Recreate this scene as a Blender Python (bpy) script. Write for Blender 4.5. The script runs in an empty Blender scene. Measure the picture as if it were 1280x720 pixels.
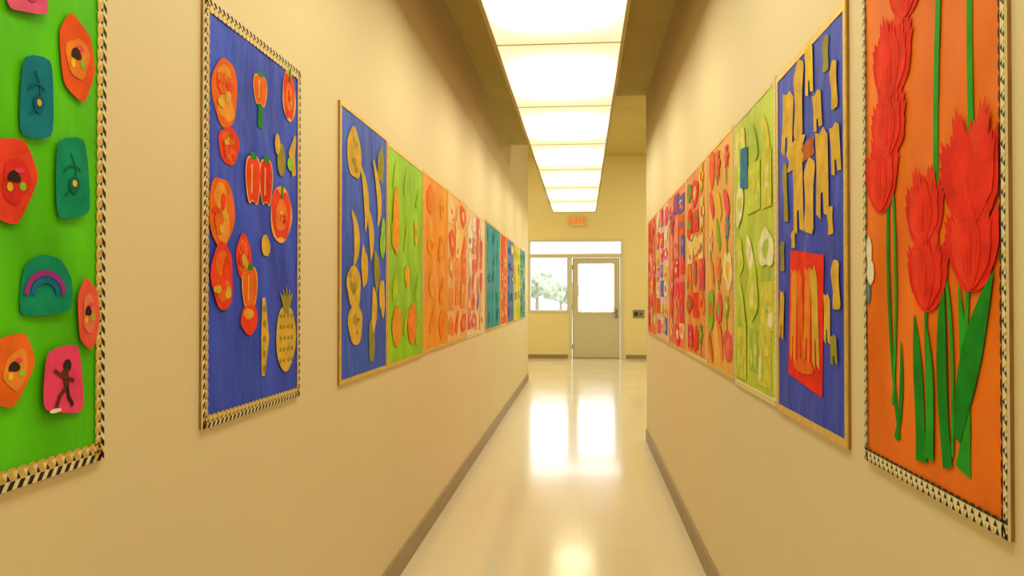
import bpy, math, random
from math import sin, cos, pi, radians
from mathutils import Vector, Matrix

XL, XR, H = 0.86, 0.585, 1.30
ZC, ZH = 3.16, 4.33       # low corridor ceiling, high lobby ceiling
YB = 17.2                 # end wall

scn = bpy.context.scene
scn.view_settings.view_transform = 'Standard'
scn.view_settings.look = 'None'
scn.view_settings.exposure = 0.90

def lin(c):
    return tuple(((x/255)/12.92 if x/255 <= 0.04045 else ((x/255+0.055)/1.055)**2.4) for x in c) + (1.0,)

_m = {}
def mat(name, col, rough=0.7, var=0.0, scale=8.0, bump=0.0, metal=0.0, spec=0.3, bscale=None, stretch=(1, 1, 1), hi=0.10):
    if name in _m: return _m[name]
    m = bpy.data.materials.new(name); m.use_nodes = True
    nt = m.node_tree; b = nt.nodes['Principled BSDF']
    c = lin(col)
    b.inputs['Base Color'].default_value = c
    b.inputs['Roughness'].default_value = rough
    b.inputs['Metallic'].default_value = metal
    b.inputs['Specular IOR Level'].default_value = spec
    if var > 0 or bump > 0:
        tc = nt.nodes.new('ShaderNodeTexCoord')
        mp = nt.nodes.new('ShaderNodeMapping'); mp.inputs['Scale'].default_value = stretch
        nt.links.new(tc.outputs['Object'], mp.inputs['Vector'])
    if var > 0:
        n = nt.nodes.new('ShaderNodeTexNoise'); n.inputs['Scale'].default_value = scale
        n.inputs['Detail'].default_value = 4
        nt.links.new(mp.outputs['Vector'], n.inputs['Vector'])
        r = nt.nodes.new('ShaderNodeValToRGB')
        r.color_ramp.elements[0].position = 0.3; r.color_ramp.elements[1].position = 0.7
        r.color_ramp.elements[0].color = tuple(x*(1-var) for x in c[:3])+(1,)
        r.color_ramp.elements[1].color = tuple(min(1, x*(1+var)+hi*var) for x in c[:3])+(1,)
        nt.links.new(n.outputs['Fac'], r.inputs['Fac'])
        nt.links.new(r.outputs['Color'], b.inputs['Base Color'])
    if bump > 0:
        n2 = nt.nodes.new('ShaderNodeTexNoise'); n2.inputs['Scale'].default_value = bscale or scale
        n2.inputs['Detail'].default_value = 3
        nt.links.new(mp.outputs['Vector'], n2.inputs['Vector'])
        bp = nt.nodes.new('ShaderNodeBump'); bp.inputs['Strength'].default_value = bump
        bp.inputs['Distance'].default_value = 0.02
        nt.links.new(n2.outputs['Fac'], bp.inputs['Height'])
        nt.links.new(bp.outputs['Normal'], b.inputs['Normal'])
    _m[name] = m
    return m

def paper(col, wr=0.25):
    return mat('paper_%d_%d_%d' % col, col, 0.5, 0.22, 7, wr, bscale=9, spec=0.12, stretch=(1,1,.55), hi=.04)
def card(col):
    return mat('card_%d_%d_%d' % col, col, 0.65, 0.18, 22, 0.06, bscale=40, spec=0.1, hi=.04)

class MB:
    def __init__(s): s.v=[]; s.f=[]; s.mi=[]; s.mats=[]
    def m(s, mt):
        if mt not in s.mats: s.mats.append(mt)
        return s.mats.index(mt)
    def poly(s, pts, mt):
        i=len(s.v); s.v += pts; s.f.append(list(range(i,i+len(pts)))); s.mi.append(s.m(mt))
    def box(s, x0,x1,y0,y1,z0,z1, mt):
        i=len(s.v)
        s.v += [(x0,y0,z0),(x1,y0,z0),(x1,y1,z0),(x0,y1,z0),(x0,y0,z1),(x1,y0,z1),(x1,y1,z1),(x0,y1,z1)]
        k=s.m(mt)
        for f in [(0,3,2,1),(4,5,6,7),(0,1,5,4),(1,2,6,5),(2,3,7,6),(3,0,4,7)]:
            s.f.append([i+a for a in f]); s.mi.append(k)
    def cyl(s, c, r, h, axis, mt, n=16):
        i=len(s.v); k=s.m(mt)
        for t in (0,h):
            for j in range(n):
                a=2*pi*j/n; p=[0,0,0]; p[axis]=t; p[(axis+1)%3]=r*cos(a); p[(axis+2)%3]=r*sin(a)
                s.v.append((c[0]+p[0],c[1]+p[1],c[2]+p[2]))
        for j in range(n):
            s.f.append([i+j,i+(j+1)%n,i+n+(j+1)%n,i+n+j]); s.mi.append(k)
        s.f.append([i+j for j in range(n)][::-1]); s.mi.append(k)
        s.f.append([i+n+j for j in range(n)]); s.mi.append(k)
    def build(s, name, parent=None, origin=(0,0,0), bevel=0):
        me=bpy.data.meshes.new(name)
        me.from_pydata([(a-origin[0],b-origin[1],c-origin[2]) for a,b,c in s.v],[],s.f)
        for mt in s.mats: me.materials.append(mt)
        for p,k in zip(me.polygons,s.mi): p.material_index=k
        me.update()
        o=bpy.data.objects.new(name,me); scn.collection.objects.link(o)
        if parent: o.parent=parent
        else: o.location=origin
        if bevel:
            bm=o.modifiers.new('bevel','BEVEL'); bm.width=bevel; bm.segments=2; bm.limit_method='ANGLE'
        return o

def empty(name, loc=(0,0,0)):
    e=bpy.data.objects.new(name,None); e.location=loc; e.empty_display_size=0.1
    scn.collection.objects.link(e); return e

# ------------------------------------------------------------------ room shell
WALL=mat('wall_paint',(234,220,187),0.55,0.02,1.2,0.02,bscale=60,spec=0.35)
WEND=mat('end_wall_paint',(242,229,176),0.6,0.02,1.2,0.02,bscale=60)
CEIL=mat('ceiling_paint',(206,188,116),0.8,0.05,2,0.02,bscale=60)
BASE=mat('baseboard_vinyl',(160,142,114),0.45,0.05,5)
FRAME=mat('painted_metal_frame',(222,220,206),0.4,0.02,5)
DOOR=mat('door_paint',(212,206,186),0.45,0.03,4)
METAL=mat('brushed_steel',(150,150,148),0.3,0.05,20,metal=0.9)
DARK=mat('dark_metal',(60,58,52),0.5)

def wallbox(name, *b, m=WALL):
    mb=MB(); mb.box(*b,m); return mb.build(name)
wallbox('wall_left',-XL-.15,-XL,-3,12.67,0,ZH)
wallbox('wall_right',XR,XR+.15,-3,7.42,0,ZH)
wallbox('wall_rear',-XL-.15,XR+.15,-3.15,-3,0,ZH)
wallbox('wall_lobby_left',-3.65,-3.5,12.52,YB,0,ZH,m=WEND)
wallbox('wall_lobby_right',4.5,4.65,7.27,YB,0,ZH,m=WEND)
wallbox('wall_return_left',-3.5,-XL-.15,12.52,12.67,0,ZH,m=WEND)
wallbox('wall_return_right',XR+.15,4.5,7.27,7.42,0,ZH,m=WEND)
wallbox('ceiling',-3.65,4.65,-3.15,YB+.2,ZH,ZH+.12,m=CEIL)
mb=MB()
mb.box(-XL,-.13,-3,9.7,ZC,ZH,CEIL); mb.box(-.13,XR,-3,7.42,ZC,ZH,CEIL)
mb.build('ceiling_soffit')

# end wall with openings
WX0,WX1,DX0,DX1=-1.16,-.25,-.25,.86
mb=MB()
mb.box(-3.65,WX0,YB,YB+.2,0,ZH,WEND)
mb.box(DX1,4.65,YB,YB+.2,0,ZH,WEND)
mb.box(WX0,DX1,YB,YB+.2,2.54,ZH,WEND)
mb.box(WX0,WX1-.03,YB,YB+.2,0,.98,WEND)
mb.build('wall_end')

# floor
fm=bpy.data.materials.new('waxed_tile_floor'); fm.use_nodes=True
nt=fm.node_tree; b=nt.nodes['Principled BSDF']
tc=nt.nodes.new('ShaderNodeTexCoord')
br=nt.nodes.new('ShaderNodeTexBrick'); br.offset=0; br.inputs['Scale'].default_value=1
br.inputs['Brick Width'].default_value=.6; br.inputs['Row Height'].default_value=.6
br.inputs['Mortar Size'].default_value=.002; br.inputs['Mortar Smooth'].default_value=.8
br.inputs['Color1'].default_value=lin((240,231,212)); br.inputs['Color2'].default_value=lin((237,227,207))
br.inputs['Mortar'].default_value=lin((229,218,196))
nt.links.new(tc.outputs['Object'],br.inputs['Vector'])
ns=nt.nodes.new('ShaderNodeTexNoise'); ns.inputs['Scale'].default_value=60; ns.inputs['Detail'].default_value=5
nt.links.new(tc.outputs['Object'],ns.inputs['Vector'])
mx=nt.nodes.new('ShaderNodeMixRGB'); mx.blend_type='OVERLAY'; mx.inputs['Fac'].default_value=.06
nt.links.new(br.outputs['Color'],mx.inputs['Color1']); nt.links.new(ns.outputs['Color'],mx.inputs['Color2'])
nt.links.new(mx.outputs['Color'],b.inputs['Base Color'])
n2=nt.nodes.new('ShaderNodeTexNoise'); n2.inputs['Scale'].default_value=1.5
nt.links.new(tc.outputs['Object'],n2.inputs['Vector'])
mr=nt.nodes.new('ShaderNodeMapRange'); mr.inputs['To Min'].default_value=.13; mr.inputs['To Max'].default_value=.20
nt.links.new(n2.outputs['Fac'],mr.inputs['Value']); nt.links.new(mr.outputs['Result'],b.inputs['Roughness'])
b.inputs['Specular IOR Level'].default_value=.5
b.inputs['Coat Weight'].default_value=.25; b.inputs['Coat Roughness'].default_value=.07
wallbox('floor',-3.65,4.65,-3.15,YB+.2,-.1,0,m=fm)

def bb(name,*b):
    mb=MB(); mb.box(*b,BASE); return mb.build(name,bevel=.003)
bb('baseboard_left',-XL,-XL+.01,-3,12.67,0,.105)
bb('baseboard_right',XR-.01,XR,-3,7.42,0,.105)
bb('baseboard_end_right',.92,4.5,YB-.012,YB,0,.08)
bb('baseboard_end_left',-3.5,-.31,YB-.012,YB,0,.08)
bb('baseboard_rear',-XL+.01,XR-.01,-3,-2.988,0,.105)

# ------------------------------------------------------------------ window + door
gm=bpy.data.materials.new('window_glass'); gm.use_nodes=True
nt=gm.node_tree; nt.nodes.clear()
o=nt.nodes.new('ShaderNodeOutputMaterial'); t=nt.nodes.new('ShaderNodeBsdfTransparent')
g=nt.nodes.new('ShaderNodeBsdfGlossy'); g.inputs['Roughness'].default_value=.02
fr=nt.nodes.new('ShaderNodeFresnel'); ms=nt.nodes.new('ShaderNodeMixShader')
nt.links.new(fr.outputs[0],ms.inputs[0]); nt.links.new(t.outputs[0],ms.inputs[1]); nt.links.new(g.outputs[0],ms.inputs[2])
nt.links.new(ms.outputs[0],o.inputs[0])

def framed(name,x0,x1,z0,z1,fw,y0=YB-.02,y1=YB+.1,mull=()):
    e=empty(name,((x0+x1)/2,YB,z0)); og=tuple(e.location)
    mb=MB()
    mb.box(x0,x0+fw,y0,y1,z0,z1,FRAME); mb.box(x1-fw,x1,y0,y1,z0,z1,FRAME)
    mb.box(x0+fw,x1-fw,y0,y1,z0,z0+fw,FRAME); mb.box(x0+fw,x1-fw,y0,y1,z1-fw,z1,FRAME)
    for mxx in mull: mb.box(mxx-.02,mxx+.02,y0,y1,z0+fw,z1-fw,FRAME)
    mb.build('frame',e,og,.004)
    mb=MB(); ym=(y0+y1)/2
    mb.poly([(x0+fw,ym,z0+fw),(x1-fw,ym,z0+fw),(x1-fw,ym,z1-fw),(x0+fw,ym,z1-fw)],gm)
    mb.build('glass',e,og)
    return e
framed('window_1',WX0,WX1-.03,.98,2.20,.05)
framed('transom_window',WX0,DX1,2.20,2.54,.045)
# door
e=empty('door_1',(.3,YB,0)); og=tuple(e.location)
mb=MB()
mb.box(WX1-.03,WX1+.03,YB-.02,YB+.1,0,2.20,FRAME); mb.box(DX1-.06,DX1,YB-.02,YB+.1,0,2.20,FRAME)
mb.box(WX1+.03,DX1-.06,YB-.02,YB+.1,2.15,2.20,FRAME)
mb.build('frame',e,og,.004)
mb=MB(); a0,a1=WX1+.035,DX1-.065; y0,y1=YB+.02,YB+.065
gx0,gx1,gz0,gz1=a0+.12,a1-.12,.98,2.03
mb.box(a0,gx0,y0,y1,.01,2.145,DOOR); mb.box(gx1,a1,y0,y1,.01,2.145,DOOR)
mb.box(gx0,gx1,y0,y1,.01,gz0,DOOR); mb.box(gx0,gx1,y0,y1,gz1,2.145,DOOR)
mb.build('leaf',e,og,.003)
mb=MB()
for q in [(gx0-.02,gx0+.01,gz0-.02,gz1+.02),(gx1-.01,gx1+.02,gz0-.02,gz1+.02),(gx0,gx1,gz0-.02,gz0+.01),(gx0,gx1,gz1-.01,gz1+.02)]:
    mb.box(q[0],q[1],y0-.01,y0,q[2],q[3],FRAME)
mb.build('glazing_bead',e,og)
mb=MB(); mb.poly([(gx0,y0+.02,gz0),(gx1,y0+.02,gz0),(gx1,y0+.02,gz1),(gx0,y0+.02,gz1)],gm); mb.build('glass',e,og)
mb=MB()
mb.box(a1-.10,a1-.045,y0-.008,y0,.86,1.06,METAL)
mb.cyl((a1-.07,y0-.05,.98),.012,.045,1,METAL); mb.box(a1-.19,a1-.06,y0-.062,y0-.045,.97,.99,METAL)
mb.build('lever_handle',e,og,.002)
mb=MB()
for z in (.25,1.1,1.95): mb.cyl((a0-.004,YB+.005,z-.05),.008,.1,2,METAL,10)
mb.build('hinges',e,og)
mb=MB(); mb.box(a0,a1,YB-.01,YB+.1,0,.009,METAL); mb.build('threshold',e,og)

# exit sign
e=empty('exit_sign',(-.10,YB,2.93)); og=tuple(e.location)
SIGN=mat('sign_housing',(244,208,140),.5)
mb=MB(); mb.box(-.27,.07,YB-.05,YB,2.83,3.03,SIGN); mb.build('housing',e,og,.006)
em=bpy.data.materials.new('sign_letters'); em.use_nodes=True
bb_=em.node_tree.nodes['Principled BSDF']; bb_.inputs['Base Color'].default_value=(.8,.12,.02,1)
bb_.inputs['Emission Color'].default_value=(1,.15,.02,1); bb_.inputs['Emission Strength'].default_value=.25
cu=bpy.data.curves.new('letters','FONT'); cu.body='EXIT'; cu.size=.17; cu.align_x='CENTER'; cu.align_y='CENTER'; cu.extrude=.003
cu.materials.append(em)
to=bpy.data.objects.new('letters',cu); scn.collection.objects.link(to); to.parent=e
to.location=(0,-.053,0); to.rotation_euler=(pi/2,0,0)

# small grey wall plate by the door, exact use unknown
e=empty('small_wall_plate',(1.19,YB,.95)); og=tuple(e.location)
mb=MB(); mb.box(1.07,1.31,YB-.02,YB,.87,1.04,METAL); mb.build('plate',e,og,.006)
mb=MB()
mb.box(1.10,1.17,YB-.026,YB-.02,.91,1.0,DARK)
mb.cyl((1.24,YB-.03,.955),.022,.012,1,DARK)
mb.build('plate_details',e,og)

# ------------------------------------------------------------------ long light fixture
LX0,LX1,LZ=-.47,.21,2.70
P=1.45; LY0,LY1=13.1-P*10,13.1
lm=bpy.data.materials.new('light_diffuser'); lm.use_nodes=True
nt=lm.node_tree; nt.nodes.clear()
o=nt.nodes.new('ShaderNodeOutputMaterial'); em=nt.nodes.new('ShaderNodeEmission')
tc=nt.nodes.new('ShaderNodeTexCoord'); sx=nt.nodes.new('ShaderNodeSeparateXYZ')
nt.links.new(tc.outputs['Object'],sx.inputs[0])
def M(op,a,bv=None,c=None):
    n=nt.nodes.new('ShaderNodeMath'); n.operation=op
    for i,x in enumerate((a,bv,c)):
        if x is None: continue
        if isinstance(x,(int,float)): n.inputs[i].default_value=x
        else: nt.links.new(x,n.inputs[i])
    return n.outputs[0]
fy=M('FRACT',M('DIVIDE',M('SUBTRACT',sx.outputs['Y'],LY0),P))
bumpy=M('SINE',M('MULTIPLY',fy,pi))
fx=M('DIVIDE',M('SUBTRACT',sx.outputs['X'],LX0),LX1-LX0)
bx=M('SINE',M('MULTIPLY',fx,pi))
glow=M('MULTIPLY',M('POWER',bumpy,2.6),M('ADD',M('MULTIPLY',bx,.85),.15))
k=M('ADD',M('MULTIPLY',glow,2.5),.33)
mixc=nt.nodes.new('ShaderNodeMixRGB'); nt.links.new(glow,mixc.inputs[0])
mixc.inputs['Color1'].default_value=(1,.87,.48,1); mixc.inputs['Color2'].default_value=(1,.92,.61,1)
nt.links.new(mixc.outputs[0],em.inputs['Color'])
nt.links.new(M('MULTIPLY',k,1.75),em.inputs['Strength'])
nt.links.new(em.outputs[0],o.inputs[0])
HOUS=mat('fixture_housing',(176,156,96),.5)
e=empty('ceiling_light_fixture',((LX0+LX1)/2,5,LZ)); og=tuple(e.location)
mb=MB()
mb.box(LX0,LX1,LY0,LY1,LZ+.02,LZ+.10,HOUS)
mb.box(LX0-.02,LX0,LY0-.02,LY1+.02,LZ-.01,LZ+.10,HOUS); mb.box(LX1,LX1+.02,LY0-.02,LY1+.02,LZ-.01,LZ+.10,HOUS)
mb.box(LX0,LX1,LY0-.02,LY0,LZ-.01,LZ+.10,HOUS); mb.box(LX0,LX1,LY1,LY1+.02,LZ-.01,LZ+.10,HOUS)
mb.build('housing',e,og,.003)
mb=MB()
mb.poly([(LX0,LY0,LZ),(LX0,LY1,LZ),(LX1,LY1,LZ),(LX1,LY0,LZ)],lm)
d=mb.build('diffuser')
d.parent=e; d.matrix_parent_inverse=Matrix.Translation(-Vector(og))
RIB=mat('fixture_rib',(232,212,140),.5)
mb=MB()
for i in range(1,10): mb.box(LX0,LX1,LY0+i*P-.008,LY0+i*P+.008,LZ-.002,LZ+.01,RIB)
mb.build('lens_ribs',e,og)
mb=MB()
for i in range(0,11):
    y=LY0+i*P
    y=min(max(y,LY0+.1),LY1-.1)
    for x in (LX0+.1,LX1-.1):
        top = ZC if (y<7.42 or (x<-.13 and y<9.7)) else ZH
        mb.cyl((x,y,LZ+.10),.006,top-LZ-.10,2,METAL,8)
mb.build('hanger_rods',e,og)

# added fill panels, out of view, to brighten the lobby and end wall
WL=bpy.data.materials.new('fill_panel_glow'); WL.use_nodes=True
q=WL.node_tree.nodes['Principled BSDF']; q.inputs['Emission Color'].default_value=(1,.88,.56,1); q.inputs['Emission Strength'].default_value=14
for (x,y) in ((2.4,10.5),(2.4,14.8),(-2.4,15)):
    e=empty('added_fill_panel',(x,y,ZH-.06)); og=tuple(e.location)
    mb=MB(); mb.box(x-.6,x+.6,y-.3,y+.3,ZH-.06,ZH,HOUS); mb.build('housing',e,og,.004)
    mb=MB(); mb.poly([(x-.56,y-.26,ZH-.062),(x-.56,y+.26,ZH-.062),(x+.56,y+.26,ZH-.062),(x+.56,y-.26,ZH-.062)],WL); mb.build('lens',e,og)  # glowing face of the added panel, hidden from the camera

# ------------------------------------------------------------------ bulletin boards
def ell(cu,cv,w,h,n=22,wob=0,seed=0,rot=0):
    r=random.Random(seed); ph=[r.uniform(0,6.28) for _ in range(3)]
    out=[]
    for i in range(n):
        a=2*pi*i/n; k=1+wob*(sin(2*a+ph[0])*.5+sin(3*a+ph[1])*.4+sin(5*a+ph[2])*.3)
        x=w/2*cos(a)*k; y=h/2*sin(a)*k
        out.append((cu+x*cos(rot)-y*sin(rot),cv+x*sin(rot)+y*cos(rot)))
    return out
def shp(pts,cu,cv,w,h,rot=0,flip=1):
    return [(cu+(x*w*flip*cos(rot)-y*h*sin(rot)),cv+(x*w*flip*sin(rot)+y*h*cos(rot))) for x,y in pts]
def smooth(pts,it=2,k=.25):
    for _ in range(it):
        q=[]
        for i in range(len(pts)):
            a=pts[i]; b=pts[(i+1)%len(pts)]
            q += [(a[0]*(1-k)+b[0]*k,a[1]*(1-k)+b[1]*k),(a[0]*k+b[0]*(1-k),a[1]*k+b[1]*(1-k))]
        pts=q
    return pts
def rnd(pts): return smooth(smooth(pts,1,.14),1,.25)
TAG=rnd([(-.46,-.5),(.5,-.42),(.44,.5),(-.36,.42)])
TAG2=rnd([(-.5,-.36),(-.40,-.5),(.5,-.36),(.42,.44),(-.36,.5)])
LEAFT=rnd([(-.1,.52),(.42,.30),(.50,-.10),(.12,-.52),(-.42,-.34),(-.46,.25)])
DIA=rnd([(-.5,.40),(.18,.5),(.5,.1),(.05,-.5),(-.4,-.45)])
MOUND=rnd([(-.5,-.5),(.5,-.42),(.48,.12),(.25,.45),(-.1,.5),(-.42,.3)])
APPLE=smooth([(0,.34),(.25,.5),(.5,.3),(.5,-.15),(.25,-.5),(0,-.42),(-.25,-.5),(-.5,-.15),(-.5,.3),(-.25,.5)],2)
PEPPER=smooth([(-.1,.45),(.15,.5),(.45,.38),(.5,0),(.28,-.5),(0,-.36),(-.28,-.5),(-.5,0),(-.42,.38)],2)
def stroke(path,w0,w1=None,wm=None):
    w1=w0 if w1 is None else w1; wm=(w0+w1)/2 if wm is None else wm
    n=len(path); L=[];R=[]
    for i,p in enumerate(path):
        a=path[max(0,i-1)]; b=path[min(n-1,i+1)]
        dx,dy=b[0]-a[0],b[1]-a[1]; l=math.hypot(dx,dy) or 1
        t=i/(n-1); w=(w0*(1-t)+w1*t)*(1-sin(pi*t))+wm*sin(pi*t)
        L.append((p[0]-dy/l*w/2,p[1]+dx/l*w/2)); R.append((p[0]+dy/l*w/2,p[1]-dx/l*w/2))
    return L+R[::-1]
def bez(p0,p1,p2,n=10):
    return [((1-t)**2*p0[0]+2*t*(1-t)*p1[0]+t*t*p2[0],(1-t)**2*p0[1]+2*t*(1-t)*p1[1]+t*t*p2[1]) for t in [i/n for i in range(n+1)]]

WOOD=mat('board_trim_wood',(160,112,56),.5,.15,20)
GOLD=mat('gold_foil_border',(222,186,84),.4,.12,60,.1,metal=.2)
CREAM=mat('cream_border',(240,230,196),.6,.05,30)
BLK=mat('black_border_print',(40,34,22),.6)
PSURF=.0085

class Board:
    def __init__(s,name,side,y0,y1,z0,z1,col,border='gold',bw=.028,wr=.25,bv=None):
        s.side=side; s.e=empty(name,((-XL if side=='L' else XR),(y0+y1)/2,(z0+z1)/2)); s.og=tuple(s.e.location)
        s.y0,s.y1,s.z0,s.z1=y0,y1,z0,z1; s.bw=bw; s.n=0
        mb=MB(); s.box(mb,y0,y1,z0,z1,0,.0055,WOOD); mb.build('backing_panel',s.e,s.og)
        mb=MB(); r=random.Random(int(y0*1000)); n1,n2=16,24; pm=paper(col,wr); idx={}
        for i in range(n1+1):
            for j in range(n2+1):
                u=y0+.004+(y1-y0-.008)*i/n1; v=z0+.004+(z1-z0-.008)*j/n2
                w=.0070+.0009*sin(u*23+v*9+y0)+.0004*r.uniform(-1,1)
                idx[i,j]=len(mb.v); mb.v.append(s.P(u,v,w))
        k=mb.m(pm)
        for i in range(n1):
            for j in range(n2):
                mb.f.append([idx[i,j],idx[i+1,j],idx[i+1,j+1],idx[i,j+1]]); mb.mi.append(k)
        o=mb.build('paper_sheet',s.e,s.og)
        for p in o.data.polygons: p.use_smooth=True
        s.border(border,bw,bv or bw)
        s.a=MB()
    def P(s,u,v,w): return ((-XL+w) if s.side=='L' else (XR-w),u,v)
    def box(s,mb,u0,u1,v0,v1,w0,w1,mt):
        a=s.P(u0,v0,w0); b=s.P(u1,v1,w1)
        mb.box(min(a[0],b[0]),max(a[0],b[0]),u0,u1,v0,v1,mt)
    def cut(s,outline,mt,lift=.0,th=.0003,tilt=0,mb=None):
        mb=mb or s.a; s.n+=1
        o=[(min(max(u,s.y0+.006),s.y1-.006),min(max(v,s.z0+.006),s.z1-.006)) for u,v in outline]
        uc=sum(u for u,v in o)/len(o)
        w=[PSURF+lift*.2+th+tilt*(u-uc)+(s.n%97)*1.6e-5 for u,v in o]
        i=len(mb.v); n=len(o); k=mb.m(mt)
        mb.v += [s.P(u,v,ww) for (u,v),ww in zip(o,w)]+[s.P(u,v,ww-th) for (u,v),ww in zip(o,w)]
        mb.f.append(list(range(i,i+n))); mb.mi.append(k)
        for j in range(n):
            mb.f.append([i+j,i+(j+1)%n,i+n+(j+1)%n,i+n+j]); mb.mi.append(k)
    def border(s,style,bw,bv):
        # bw: horizontal strips, bv: vertical strips
        mb=MB(); y0,y1,z0,z1=s.y0,s.y1,s.z0,s.z1; W=PSURF
        basem={'gold':GOLD,'check':CREAM,'zig':CREAM,'cream':CREAM,'wood':WOOD}[style]
        for q in [(y0,y0+bv,z0,z1),(y1-bv,y1,z0,z1),(y0+bv,y1-bv,z0,z0+bw),(y0+bv,y1-bv,z1-bw,z1)]:
            s.box(mb,q[0],q[1],q[2],q[3],.0055,W+.0006,basem)
        edges=[((y0,z0),(1,0),(0,1),y1-y0,bw),((y0,z1),(1,0),(0,-1),y1-y0,bw),((y0,z0),(0,1),(1,0),z1-z0,bv),((y1,z0),(0,1),(-1,0),z1-z0,bv)]
        def pt(o,d,nn,a,b): return s.P(o[0]+d[0]*a+nn[0]*b,o[1]+d[1]*a+nn[1]*b,W+.0010)
        if style in('check','zig','cream'):
            for o,d,nn,L,bw in edges:
                n=max(4,round(L/(.022))); st=L/n
                for i in range(n):
                    a=i*st
                    if style=='check':
                        mb.poly([pt(o,d,nn,a,0),pt(o,d,nn,a+st*.5,0),pt(o,d,nn,a+st*.9,bw*.45),pt(o,d,nn,a+st*.4,bw*.45)],BLK)
                        mb.poly([pt(o,d,nn,a+st*.5,bw*.5),pt(o,d,nn,a+st,bw*.5),pt(o,d,nn,a+st*.6,bw*.95),pt(o,d,nn,a+st*.1,bw*.95)],GOLD)
                        mb.poly([pt(o,d,nn,a,bw*.5),pt(o,d,nn,a+st*.4,bw*.5),pt(o,d,nn,a+st*.1,bw*.85)],BLK)
                    elif style=='zig':
                        mb.poly([pt(o,d,nn,a,bw*.05),pt(o,d,nn,a+st*.5,bw*.05),pt(o,d,nn,a+st*.25,bw*.5)],BLK)
                        mb.poly([pt(o,d,nn,a+st*.5,bw*.97),pt(o,d,nn,a+st*.25,bw*.55),pt(o,d,nn,a+st*.75,bw*.55)],BLK)
                        mb.poly([pt(o,d,nn,a+st*.55,bw*.05),pt(o,d,nn,a+st*.95,bw*.05),pt(o,d,nn,a+st*.75,bw*.45)],GOLD)
                    else:
                        mb.poly([pt(o,d,nn,a+st*.3,bw*.3),pt(o,d,nn,a+st*.7,bw*.3),pt(o,d,nn,a+st*.7,bw*.7),pt(o,d,nn,a+st*.3,bw*.7)],GOLD)
                    if style!='cream':
                        c=a+st*.5; pts=[pt(o,d,nn,c+st*.5*cos(t),bw+st*.25*sin(t)) for t in [pi*j/6 for j in range(7)]]
                        mb.poly(pts,GOLD if style=='check' else BLK)
        mb.build('border_trim',s.e,s.og)
    def done(s):
        if s.a.f: s.a.build('paper_cutouts',s.e,s.og)

C=card
ORG=C((244,108,26)); RED=C((224,40,20)); RED2=C((240,66,34)); YEL=C((246,204,56)); TEAL=C((0,130,150)); TG=C((0,144,104))
PINK=C((238,76,120)); BLUE=C((40,70,200)); GRN=C((24,144,34)); OLV=C((156,148,52)); GLD=C((222,182,70)); WHT=C((240,234,218)); BRN=C((100,50,26)); PUR=C((110,54,160)); LIM=C((150,206,48)); SKN=C((248,180,96)); BK=C((54,38,34))

# --- green board with creature tags
b=Board('creature_bulletin_board','L',.72,1.362,1.012,1.985,(88,206,8),'check',.028,wr=.55,bv=.022)
def tag(shape,u,v,w,h,m,rot=0,flip=1,face=0,m2=None):
    T=.05*flip
    b.cut(shp(shape,u,v,w,h,rot,flip),m,.022,.0008,tilt=T)
    def c2(o,mt,l=0):
        uc=sum(p for p,_ in o)/len(o)
        b.cut(o,mt,.0295+l+(T*(uc-u))/.2,.0004,tilt=T)
    m2=m2 or m
    if face==1:   # mask: hollow eye, bead and petals
        c2(ell(u,v,w*.58,h*.5,16,.2,int(u*500)),m2)
        c2(ell(u-.05*w,v+.04*h,w*.24,h*.16,12,.3,3),BK,.002); c2(ell(u+.12*w,v-.05*h,w*.14,h*.1,10),LIM,.004)
        c2(ell(u-.14*w,v-.08*h,w*.12,h*.1,10),YEL,.004); c2(ell(u+.04*w,v+.12*h,w*.2,h*.06,8),PINK,.006)
    if face==2:   # faint drawn motif
        c2(stroke(bez((u-.18*w,v-.22*h),(u+.3*w,v),(u-.05*w,v+.28*h)),.003),m2)
        c2(stroke(bez((u-.22*w,v+.05*h),(u,v+.2*h),(u+.22*w,v+.1*h)),.003),m2,.002)
        c2(ell(u+.05*w,v-.08*h,w*.3,h*.2,14,.1,2),m2,.002); c2(ell(u+.05*w,v-.06*h,w*.12,h*.08,10),YEL,.004)
    if face==3:   # running figure
        c2(ell(u+.06*w,v+.20*h,w*.20,h*.18,12),BK)
        c2(stroke([(u+.0*w,v+.15*h),(u+.05*w,v-.1*h)],.018,.012),BRN,.002)
        c2(stroke([(u+.05*w,v-.08*h),(u-.12*w,v-.2*h),(u-.2*w,v-.36*h)],.008),BRN,.002)
        c2(stroke([(u+.05*w,v-.08*h),(u+.1*w,v-.24*h),(u+.2*w,v-.36*h)],.008),BK,.002)
        c2(stroke([(u-.25*w,v+.16*h),(u-.05*w,v+.06*h),(u+.22*w,v-.02*h)],.006),BRN,.004)
        c2(ell(u-.22*w,v-.38*h,w*.28,h*.06,10),WHT,.004)
tag(LEAFT,1.273,1.703,.092,.148,C((244,92,36)),.1,face=1,m2=C((250,136,50)))
tag(TAG,1.172,1.613,.080,.140,C((0,126,160)),0,face=2,m2=C((0,100,140)))
tag(TAG,1.260,1.4995,.092,.145,C((0,150,120)),.08,face=2,m2=C((0,110,90)))
tag(DIA,1.128,1.475,.100,.135,C((244,70,46)),0,face=1,m2=C((232,50,50)))
tag(MOUND,1.20,1.319,.122,.100,C((0,146,120)),0)
for i,m in enumerate((C((150,50,160)),C((0,110,170)))):
    R=.036-i*.012; pth=[(1.195+R*1.15*cos(t),1.305+R*.95*sin(t)) for t in [pi*(.0+j/10) for j in range(11)]]
    b.cut(stroke(pth,.010),m,.032,tilt=.05)
tag(LEAFT,1.308,1.272,.060,.128,C((244,96,76)),.05,face=1,m2=C((250,126,100)))
tag(TAG2,1.243,1.164,.115,.120,C((244,70,130)),.0,flip=-1,face=3)
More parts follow.
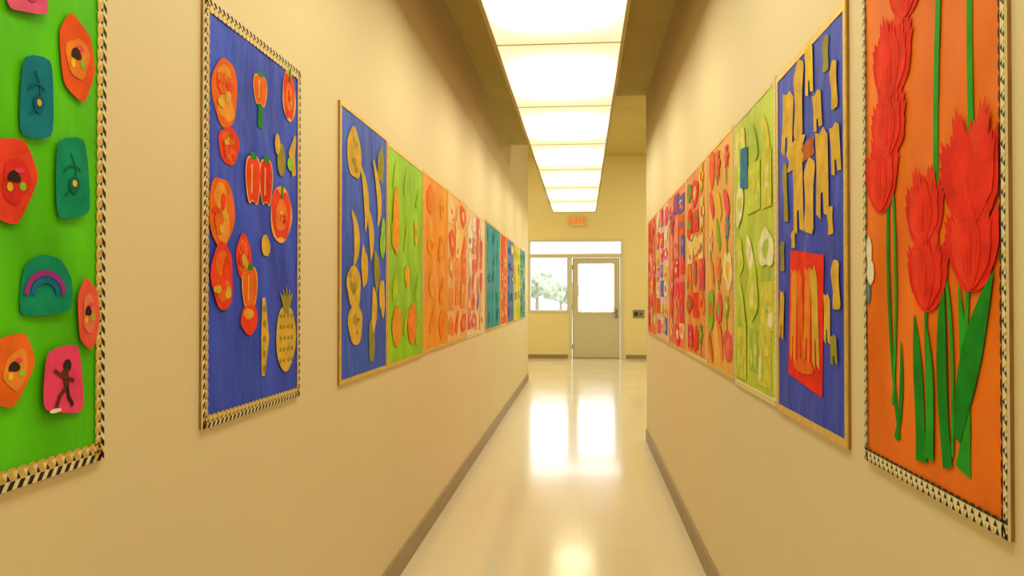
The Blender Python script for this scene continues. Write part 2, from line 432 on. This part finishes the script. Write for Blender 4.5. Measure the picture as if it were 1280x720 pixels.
tag(DIA,1.130,1.192,.085,.115,C((248,112,36)),-.1,face=1,m2=C((250,146,60)))
tag(TAG2,1.150,1.768,.09,.07,C((232,96,150)),.1,face=2,m2=C((200,60,120)))
for (u,v,m,sh) in ((.95,1.85,PINK,TAG),(1.08,1.88,YEL,LEAFT),(1.22,1.88,ORG,TAG2),(.85,1.7,TEAL,TAG2),(1.02,1.68,ORG,TAG),(.86,1.5,PINK,LEAFT),(1.0,1.44,TG,TAG),(.9,1.28,ORG,TAG2),(1.02,1.26,YEL,MOUND),(.88,1.12,TEAL,TAG)):
    tag(sh,u,v,.09,.12,m,0,face=1)
b.done()

# --- fruit board (blue)
BLUEP=(50,80,232)
b=Board('fruit_bulletin_board','L',1.735,2.355,1.003,1.985,BLUEP,'check',.024,wr=.6,bv=.020)
F1=C((242,108,28)); F2=C((248,160,56)); EDG=C((250,180,96))
def blobs(u,v,w,h,ms,seed,n=7):
    r=random.Random(seed)
    for i in range(n):
        b.cut(ell(u+r.uniform(-.28,.28)*w,v+r.uniform(-.3,.3)*h,w*r.uniform(.14,.36),h*r.uniform(.10,.26),12,.25,seed*9+i),ms[i%len(ms)],.004+.001*i)
def cluster_fruit(u,v,w,h,m1,m2,seed=0):
    b.cut(ell(u,v,w*1.14,h*1.08,26,.12,seed),m1,.001)
    b.cut(ell(u-.05*w,v+.2*h,w*.62,h*.42,18,.18,seed+1),m2,.002)
    b.cut(ell(u+.05*w,v-.22*h,w*.7,h*.42,18,.18,seed+2),m2,.003)
    blobs(u,v,w,h,(m1,RED2,m1,GLD),seed+5,8)
def apple(u,v,w,h,m,seed=0):
    b.cut(ell(u,v,w*1.14,h*1.1,22,.08,int(u*99)),EDG,.001); b.cut(shp(APPLE,u,v,w,h),m,.002)
    b.cut(ell(u,v-.02*h,w*.6,h*.62,16,.15,int(v*99)),C((246,124,50)),.0035); blobs(u,v,w*.6,h*.6,(RED,EDG,RED2),int(u*50),5)
    b.cut(stroke([(u,v+h*.3),(u+.006,v+h*.58)],.010),GRN,.010)
def pepper(u,v,w,h,m):
    b.cut(shp(PEPPER,u,v,w*1.14,h*1.08),EDG,.001); b.cut(shp(PEPPER,u,v,w,h),m,.002); b.cut(ell(u,v+h*.48,w*.45,h*.15,10),GRN,.005)
    b.cut(stroke([(u-w*.1,v+h*.3),(u-w*.12,v-h*.28)],w*.10),SKN,.0045)
def pineapple(u,v,w,h,m1=GLD,m2=OLV):
    b.cut(ell(u,v-h*.14,w,h*.68,20,.06,4),m1,.002)
    r=random.Random(3)
    for i in range(4):
        for j in range(5):
            b.cut(ell(u+(i-1.5)*w*.19+r.uniform(-.02,.02)*w,v-h*.14+(j-2)*h*.11,w*.12,h*.045,8,.2,i+j),m2,.0045)
    for a in (-.7,-.35,0,.35,.7):
        b.cut(stroke([(u,v+h*.12),(u+sin(a)*w*.3,v+h*.24),(u+sin(a)*w*.5,v+h*(.38-abs(a)*.1))],w*.2,.004),m2,.005+.001*a)
cluster_fruit(1.842,1.791,.115,.162,F1,F2,1); cluster_fruit(1.864,1.668,.10,.085,RED2,F1,2)
pepper(2.049,1.85,.085,.085,F1); b.cut(stroke([(2.049,1.75),(2.05,1.81)],.03),GRN,.003)
apple(2.258,1.886,.088,.14,RED2)
b.cut(ell(2.2,1.69,.06,.10,12,.1,3),OLV,.002); b.cut(stroke([(2.30,1.66),(2.28,1.72),(2.31,1.78)],.03,.015,.05),GLD,.002)
b.cut(ell(2.17,1.73,.04,.06,10),GLD,.003); b.cut(ell(2.27,1.69,.05,.04,10),LIM,.003)
cluster_fruit(1.826,1.503,.112,.165,F1,F2,4)
pepper(2.005,1.605,.09,.13,RED2); pepper(2.090,1.611,.085,.13,RED)
apple(2.20,1.536,.143,.147,RED2)
cluster_fruit(1.83,1.351,.105,.145,RED2,F1,5); cluster_fruit(1.950,1.40,.08,.11,RED2,F1,11); pepper(1.985,1.325,.09,.11,F1); cluster_fruit(1.984,1.245,.095,.07,RED2,F2,6)
b.cut(stroke([(2.075,1.09),(2.088,1.19),(2.078,1.30)],.02,.02,.055),GLD,.003)
for i in range(5): b.cut(ell(2.083,1.11+i*.04,.02,.02,8),OLV,.006)
pineapple(2.242,1.225,.15,.29)
b.cut(ell(2.09,1.44,.06,.06,12,.1,9),GLD,.002)
b.done()

# --- left row
b=Board('fruit_bulletin_board','L',2.757,3.44,.99,2.0,(48,92,232),'gold',.016,wr=.6)
def fr(u,v,w,h):
    b.cut(ell(u,v,w,h,20,.12,int(u*77+v*9)),GLD,.002); blobs(u,v,w,h,(OLV,GLD,C((180,158,76))),int(v*99),6)
fr(2.93,1.84,.18,.2); fr(2.93,1.34,.19,.16); fr(2.95,1.20,.20,.15)
for p in [((3.02,1.80),(3.14,1.70),(3.08,1.56)),((3.10,1.66),(3.22,1.56),(3.16,1.45)),((2.90,1.62),(3.02,1.52),(2.92,1.42)),((3.20,1.86),(3.36,1.7),(3.27,1.6))]:
    b.cut(stroke(bez(*p),.02,.01,.075),GLD,.003)
for (u,v,m) in ((3.26,1.41,OLV),(3.22,1.25,GLD),(3.35,1.3,GLD),(3.18,1.12,OLV),(3.07,1.42,GLD),(3.32,1.86,OLV),(3.36,1.55,LIM)):
    b.cut(ell(u,v,.09,.17,16,.25,int(u*90)),m,.003)
b.done()

def scatter(b,pal,rows,cols,seed,kinds=('ell','str','apl'),fill=.7,jit=.15):
    r=random.Random(seed); W=(b.y1-b.y0-.08); Hh=(b.z1-b.z0-.08)
    for i in range(cols):
        for j in range(rows):
            cw,ch=W/cols,Hh/rows
            u=b.y0+.04+cw*(i+.5)+r.uniform(-jit,jit)*cw; v=b.z0+.04+ch*(j+.5)+r.uniform(-jit,jit)*ch
            w=cw*fill*r.uniform(.7,1.15); h=ch*fill*r.uniform(.75,1.2); m=r.choice(pal); m2=r.choice(pal); kd=r.choice(kinds)
            l=.001*((i*rows+j)%7)
            if kd=='ell': b.cut(ell(u,v,w,h,18,.25,r.random()),m,.002+l); b.cut(ell(u,v,w*.45,h*.45,12,.25,r.random()),m2,.0045+l)
            elif kd=='str':
                b.cut(stroke(bez((u-w*.3,v-h/2),(u+r.uniform(-.3,.3)*w,v),(u+w*.3,v+h/2)),w*.3,w*.1,w*.4),m,.002+l)
            elif kd=='flw':
                b.cut(stroke([(u,v-h*.5),(u+.01,v)],w*.1),GRN,.002+l)
                for q in range(6):
                    a=q*pi/3; b.cut(ell(u+cos(a)*w*.25,v+h*.2+sin(a)*w*.25,w*.3,w*.22,10,.1,q,a),m,.0035+.0007*q+l)
                b.cut(ell(u,v+h*.2,w*.25,w*.25,12),m2,.009+l)
            elif kd=='sheet':
                b.cut([(u-w/2,v-h/2),(u+w/2,v-h/2),(u+w/2,v+h/2),(u-w/2,v+h/2)],m,.001+l)
                for q in range(4):
                    b.cut(ell(u+r.uniform(-.3,.3)*w,v+r.uniform(-.3,.3)*h,w*r.uniform(.15,.45),h*r.uniform(.1,.4),12,.2,r.random()),r.choice(pal),.003+.0015*q+l)
    b.done()

b=Board('flower_bulletin_board','L',3.45,4.23,.99,1.985,(146,210,14),'gold',.016,wr=.3)
b.cut(ell(3.62,1.17,.18,.2,20,.1,1),C((230,160,40)),.012); b.cut(ell(3.95,1.17,.2,.2,20,.1,2),C((244,138,36)),.012)
b.cut(ell(3.6,1.65,.12,.34,16,.15,3),C((240,160,30)),.012)
scatter(b,[C((140,210,34)),C((190,204,44)),C((120,194,40)),C((160,214,44)),C((236,184,44))],4,3,5,('ell','str'),.55)
b=Board('sun_bulletin_board','L',4.24,5.01,1.0,1.99,(250,156,16),'gold',.016,wr=.3)
scatter(b,[C((246,140,20)),C((250,168,44)),C((244,128,26)),C((250,166,34))],4,2,6,('ell','str'),.6)
b=Board('student_art_bulletin_board','L',5.02,5.84,1.0,1.99,(250,184,116),'gold',.016)
scatter(b,[C((246,116,60)),C((250,196,120)),C((240,94,70)),C((250,216,160)),C((240,146,60)),C((250,156,100))],5,3,7,('sheet','ell','str'),.95)
b=Board('student_art_bulletin_board','L',5.86,6.86,1.0,1.99,(244,196,170),'cream',.03)
scatter(b,[C((230,90,104)),WHT,C((250,200,160)),C((150,110,170)),C((240,124,60)),C((246,216,176)),C((214,130,120))],6,4,8,('sheet','str','ell'),.95)
b=Board('ocean_bulletin_board','L',7.05,8.25,1.0,1.99,(8,150,178),'gold',.016)
scatter(b,[C((0,110,146)),C((44,184,184)),C((14,154,120)),C((30,160,184))],5,3,9,('ell','str'),.6)
b=Board('student_art_bulletin_board','L',8.3,9.0,1.0,1.99,(240,76,26),'cream',.016)
scatter(b,[RED,ORG,YEL,C((250,180,80))],5,2,10,('ell','sheet'),.6)
b=Board('ocean_bulletin_board','L',9.05,9.9,1.0,1.99,(80,110,190),'gold',.016)
scatter(b,[TEAL,PUR,WHT,BLUE],5,2,11,('ell','sheet'),.6)
b=Board('flower_bulletin_board','L',9.95,10.9,1.0,1.99,(210,210,36),'gold',.016)
scatter(b,[YEL,GRN,ORG,LIM],5,2,12,('flw','ell'),.6)
b=Board('ocean_bulletin_board','L',10.95,11.9,1.0,1.99,(10,150,130),'gold',.016)
scatter(b,[TEAL,GRN,YEL,TG],5,2,13,('ell',),.6)

# --- RIGHT: tulip board
b=Board('tulip_bulletin_board','R',1.146,1.700,.968,1.99,(252,120,14),'zig',.022,wr=.2,bv=.012)
T1=C((240,46,24)); T2=C((247,62,36)); T3=C((228,36,18)); T4=C((250,88,52)); TGm=C((10,140,30)); TGl=C((34,166,40))
def tulip(u,v,w,h,seed):
    # rounded cup of broad overlapping petals, each with a softly notched tip
    r=random.Random(seed); bu,bv_=u,v-h*.42
    def petal(ang,L,wd,m,lift):
        pts=[]; n=26
        for i in range(n):
            t=i/(n-1)                      # around the petal outline
            a=pi*(-.5)+2*pi*t
            x=cos(a); y=sin(a)
            wx=wd*.5*x*(1.0 if y<.0 else 1.0-.25*y)
            yy=L*(.5+.5*y)
            if y>.45: yy+=L*.075*(1 if i%2 else -1)*r.uniform(.5,1.2)
            elif abs(x)>.8: wx*=1+r.uniform(-.04,.06)
            wx*= .55+.45*min(1,(yy/L)/.45) 
            pts.append((bu+(wx*cos(ang)+yy*sin(ang)),bv_+(-wx*sin(ang)+yy*cos(ang))*1.0))
        lim=b.y0+.016
        b.cut([(max(p,lim),q) for p,q in pts[:-1]],m,lift)
    b.cut(ell(u,v-.14*h,w*.86,h*.62,22,.05,seed),T1,.001)
    petal(-.62,h*.92,w*.46,T3,.002); petal(.62,h*.92,w*.46,T3,.003)
    petal(-.22,h*1.0,w*.46,T2,.004); petal(.26,h*1.02,w*.44,T1,.0055)
    petal(-.42,h*.80,w*.44,T1,.007); petal(.44,h*.82,w*.44,T2,.0085)
    petal(.02,h*.84,w*.46,T1,.010)
    for i in range(3):
        x=u+(i-1)*w*.14; b.cut(stroke([(u+(x-u)*.5,v-.26*h),(x,v+.16*h+r.uniform(-.05,.08)*h)],w*.01,w*.008,w*.03),(T4,T3)[i%2],.012+.001*i)
def stem(pts,w,m=TGm,lift=.001,wm=None,w1=None): b.cut(stroke(pts,w,w1 if w1 is not None else w,wm or w),m,lift)
stem(bez((1.36,1.44),(1.372,1.62),(1.332,1.96)),.018,TGl)
stem(bez((1.240,1.50),(1.252,1.65),(1.238,1.96)),.017,TGl)
stem(bez((1.565,1.50),(1.59,1.30),(1.52,1.04)),.013,TGm)
stem(bez((1.545,1.50),(1.52,1.30),(1.55,1.10)),.010,TGl,.002)
stem(bez((1.40,1.34),(1.41,1.2),(1.39,1.05)),.012,TGm)
stem(bez((1.25,1.36),(1.27,1.22),(1.275,1.05)),.011,TGl)
stem(bez((1.33,1.33),(1.30,1.25),(1.31,1.05)),.010,TGl)
b.cut(stroke(bez((1.425,1.02),(1.43,1.14),(1.450,1.27)),.044,.003,.038),TGm,.003)
b.cut(stroke(bez((1.395,1.03),(1.38,1.14),(1.40,1.25)),.036,.003,.028),TGl,.005)
b.cut(stroke(bez((1.325,1.03),(1.36,1.18),(1.335,1.33)),.034,.003,.036),TGm,.004)
b.cut(stroke(bez((1.275,1.035),(1.25,1.12),(1.285,1.32)),.050,.003,.028),TGl,.002)
b.cut(stroke(bez((1.290,1.08),(1.265,1.20),(1.180,1.335),12),.02,.003,.060),TGm,.006)
b.cut(stroke(bez((1.535,1.04),(1.50,1.10),(1.51,1.22)),.018,.003,.016),TGm,.003)
tulip(1.478,1.865,.15,.15,2); tulip(1.545,1.740,.185,.16,1)
tulip(1.600,1.53,.145,.15,4); tulip(1.565,1.625,.175,.14,3)
tulip(1.395,1.340,.140,.14,6); tulip(1.405,1.445,.150,.13,5)
tulip(1.240,1.375,.140,.15,8); tulip(1.240,1.480,.165,.18,7)
b.cut(ell(1.668,1.39,.030,.07,14,.15,2),WHT,.004); b.cut(ell(1.660,1.35,.038,.05,12,.15,4),WHT,.006); b.cut(ell(1.672,1.31,.02,.05,10),C((90,150,170)),.004)
b.done()

# --- right blue board
b=Board('word_art_bulletin_board','R',1.811,2.438,.967,1.957,(46,72,220),'gold',.020,wr=.6,bv=.016)
LET=[(-.5,-.5),(-.12,-.45),(-.06,-.2),(.12,-.22),(.15,-.5),(.5,-.42),(.42,.1),(.5,.5),(.15,.45),(-.15,.5),(-.5,.38)]
LET2=smooth([(-.4,-.5),(.45,-.45),(.3,-.1),(.5,.3),(.1,.5),(-.45,.4),(-.3,.05)],1,.15)
for (u,v,w,h,m,s) in ((2.31,1.79,.12,.18,GLD,LET),(2.19,1.83,.11,.22,GLD,LET2),(2.09,1.88,.07,.13,YEL,LET),(2.22,1.69,.22,.08,GLD,LET2),
                    (2.20,1.58,.10,.22,GLD,LET),(2.09,1.56,.11,.20,C((230,186,86)),LET2),(1.985,1.60,.10,.22,GLD,LET),(2.33,1.60,.06,.18,OLV,LET2),(2.10,1.68,.14,.05,C((190,100,40)),LET2),
                    (1.89,1.79,.06,.12,GLD,LET2),(1.88,1.64,.07,.12,GLD,LET),(1.95,1.88,.06,.09,OLV,LET2),(1.88,1.33,.07,.12,GLD,LET2),(2.37,1.42,.06,.09,OLV,LET2),(2.38,1.25,.05,.14,GLD,LET),
                    (2.02,1.76,.07,.10,GLD,LET),(1.92,1.48,.05,.07,GLD,LET2),(2.25,1.46,.05,.05,GLD,LET2),(1.90,1.18,.05,.07,OLV,LET)):
    b.cut(shp(s,u,v,w,h,random.Random(int(u*99+v*9)).uniform(-.15,.15)),m,.003+.002*((int(u*100))%3))
b.cut(shp([(-.5,-.5),(.5,-.46),(.46,.5),(-.5,.46)],2.14,1.245,.32,.36,.05),C((238,44,22)),.002)
for i in range(4):
    b.cut(shp(LET,2.25-.068*i,1.25,.058,.26,.08*(-1)**i),(C((250,160,44)),ORG,C((248,140,36)),GLD)[i],.005+.001*i)
b.cut(ell(2.15,1.12,.18,.04,14,.1,3),ORG,.011)
b.cut(shp(LET,1.95,1.25,.05,.12),GLD,.003)
b.done()
b=Board('student_art_bulletin_board','R',2.45,3.115,.975,1.965,(190,212,66),'cream',.018,wr=.6)
b.cut([(2.84,1.68),(2.98,1.70),(2.97,1.84),(2.85,1.83)],C((44,124,180)),.014)
scatter(b,[C((232,226,140)),C((240,236,196)),C((214,212,80)),C((176,206,90)),C((238,222,110)),C((204,220,80))],5,3,20,('ell','str','sheet'),.95)
b=Board('student_art_bulletin_board','R',3.13,3.775,.985,1.965,(250,178,84),'gold',.016,wr=.3)
scatter(b,[C((250,110,40)),C((244,90,104)),C((110,154,206)),C((250,224,170)),C((146,190,40)),C((250,190,66)),C((250,140,80))],6,3,21,('flw','ell','str'),.95)
b=Board('student_art_bulletin_board','R',3.79,4.52,.99,1.965,(238,146,66),'cream',.016,wr=.3)
scatter(b,[C((238,54,26)),C((84,170,44)),C((250,136,34)),C((250,216,156)),C((228,60,106)),YEL],6,3,22,('flw','ell','sheet'),.9)
b=Board('student_art_bulletin_board','R',4.54,5.41,.99,1.965,(246,120,90),'gold',.016,wr=.3)
scatter(b,[C((238,50,60)),C((150,60,160)),C((250,150,124)),ORG,C((250,216,180)),C((70,104,206)),C((238,44,96))],7,3,23,('sheet','ell','flw'),.95)
b=Board('student_art_bulletin_board','R',5.43,6.32,.99,1.965,(230,196,206),'gold',.016)
scatter(b,[PINK,C((90,110,216)),WHT,RED2,C((238,80,126)),YEL],7,3,24,('sheet','ell'),.85)
b=Board('student_art_bulletin_board','R',6.34,7.15,.99,1.965,(244,104,60),'gold',.016)
scatter(b,[RED,ORG,YEL,WHT,PINK],6,3,25,('ell','flw'),.8)

# ------------------------------------------------------------------ outdoors
GR=mat('outdoor_ground',(215,214,205),.9,.1,.5)
mb=MB(); mb.box(-30,30,YB+.2,70,-.2,-.06,GR); mb.build('ground')
BARK=mat('tree_bark',(140,124,108),.9,.2,10); LEAF=mat('tree_leaves',(142,152,130),.8,.3,3)
import bmesh
def tree(x,y,h,r,seed):
    rr=random.Random(seed); e=empty('tree',(x,y,-.06)); og=(x,y,-.06)
    mb=MB(); mb.cyl((x,y,-.06),.10,h*.6,2,BARK,10); mb.build('trunk',e,og)
    bm=bmesh.new()
    for i in range(14):
        c=Vector((rr.uniform(-r,r)*.8,rr.uniform(-r,r)*.6,h*.62+rr.uniform(-.3,.5)*r)); q=r*rr.uniform(.2,.42)
        res=bmesh.ops.create_icosphere(bm,subdivisions=3,radius=q)
        for v in res['verts']: v.co=v.co*(1+.25*sin(v.co.x*12+i)*cos(v.co.y*11)*sin(v.co.z*13+1))+c
    me=bpy.data.meshes.new('crown'); bm.to_mesh(me); bm.free(); me.materials.append(LEAF)
    o=bpy.data.objects.new('crown',me); scn.collection.objects.link(o); o.parent=e
tree(-2.6,46,3.0,1.5,1); tree(-1.4,52,2.4,1.2,2); tree(-5,44,3.2,1.6,3); tree(4.6,50,2.4,1.2,4)
LOW=mat('hedge_leaves',(160,168,146),.9,.3,3)
bm=bmesh.new(); rr=random.Random(5)
for i in range(26):
    c=Vector((-13+i*1.05,56+rr.uniform(-.4,.4),.0)); q=rr.uniform(.6,1.0)
    res=bmesh.ops.create_icosphere(bm,subdivisions=2,radius=q)
    for v in res['verts']: v.co=v.co*(1+.12*sin(v.co.x*9+i))+c
me=bpy.data.meshes.new('hedge'); bm.to_mesh(me); bm.free(); me.materials.append(LOW)
o=bpy.data.objects.new('hedge',me); scn.collection.objects.link(o)

w=bpy.data.worlds.new('World'); scn.world=w; w.use_nodes=True
bg=w.node_tree.nodes['Background']; bg.inputs['Color'].default_value=(.95,.98,1,1); bg.inputs['Strength'].default_value=2.2

# ------------------------------------------------------------------ camera
cd=bpy.data.cameras.new('camera'); cd.lens=28.125; cd.sensor_width=36; cd.clip_start=.02
co=bpy.data.objects.new('camera',cd); scn.collection.objects.link(co)
co.location=(0,0,H); co.rotation_euler=(radians(90.69),0,radians(5.03))
scn.camera=co
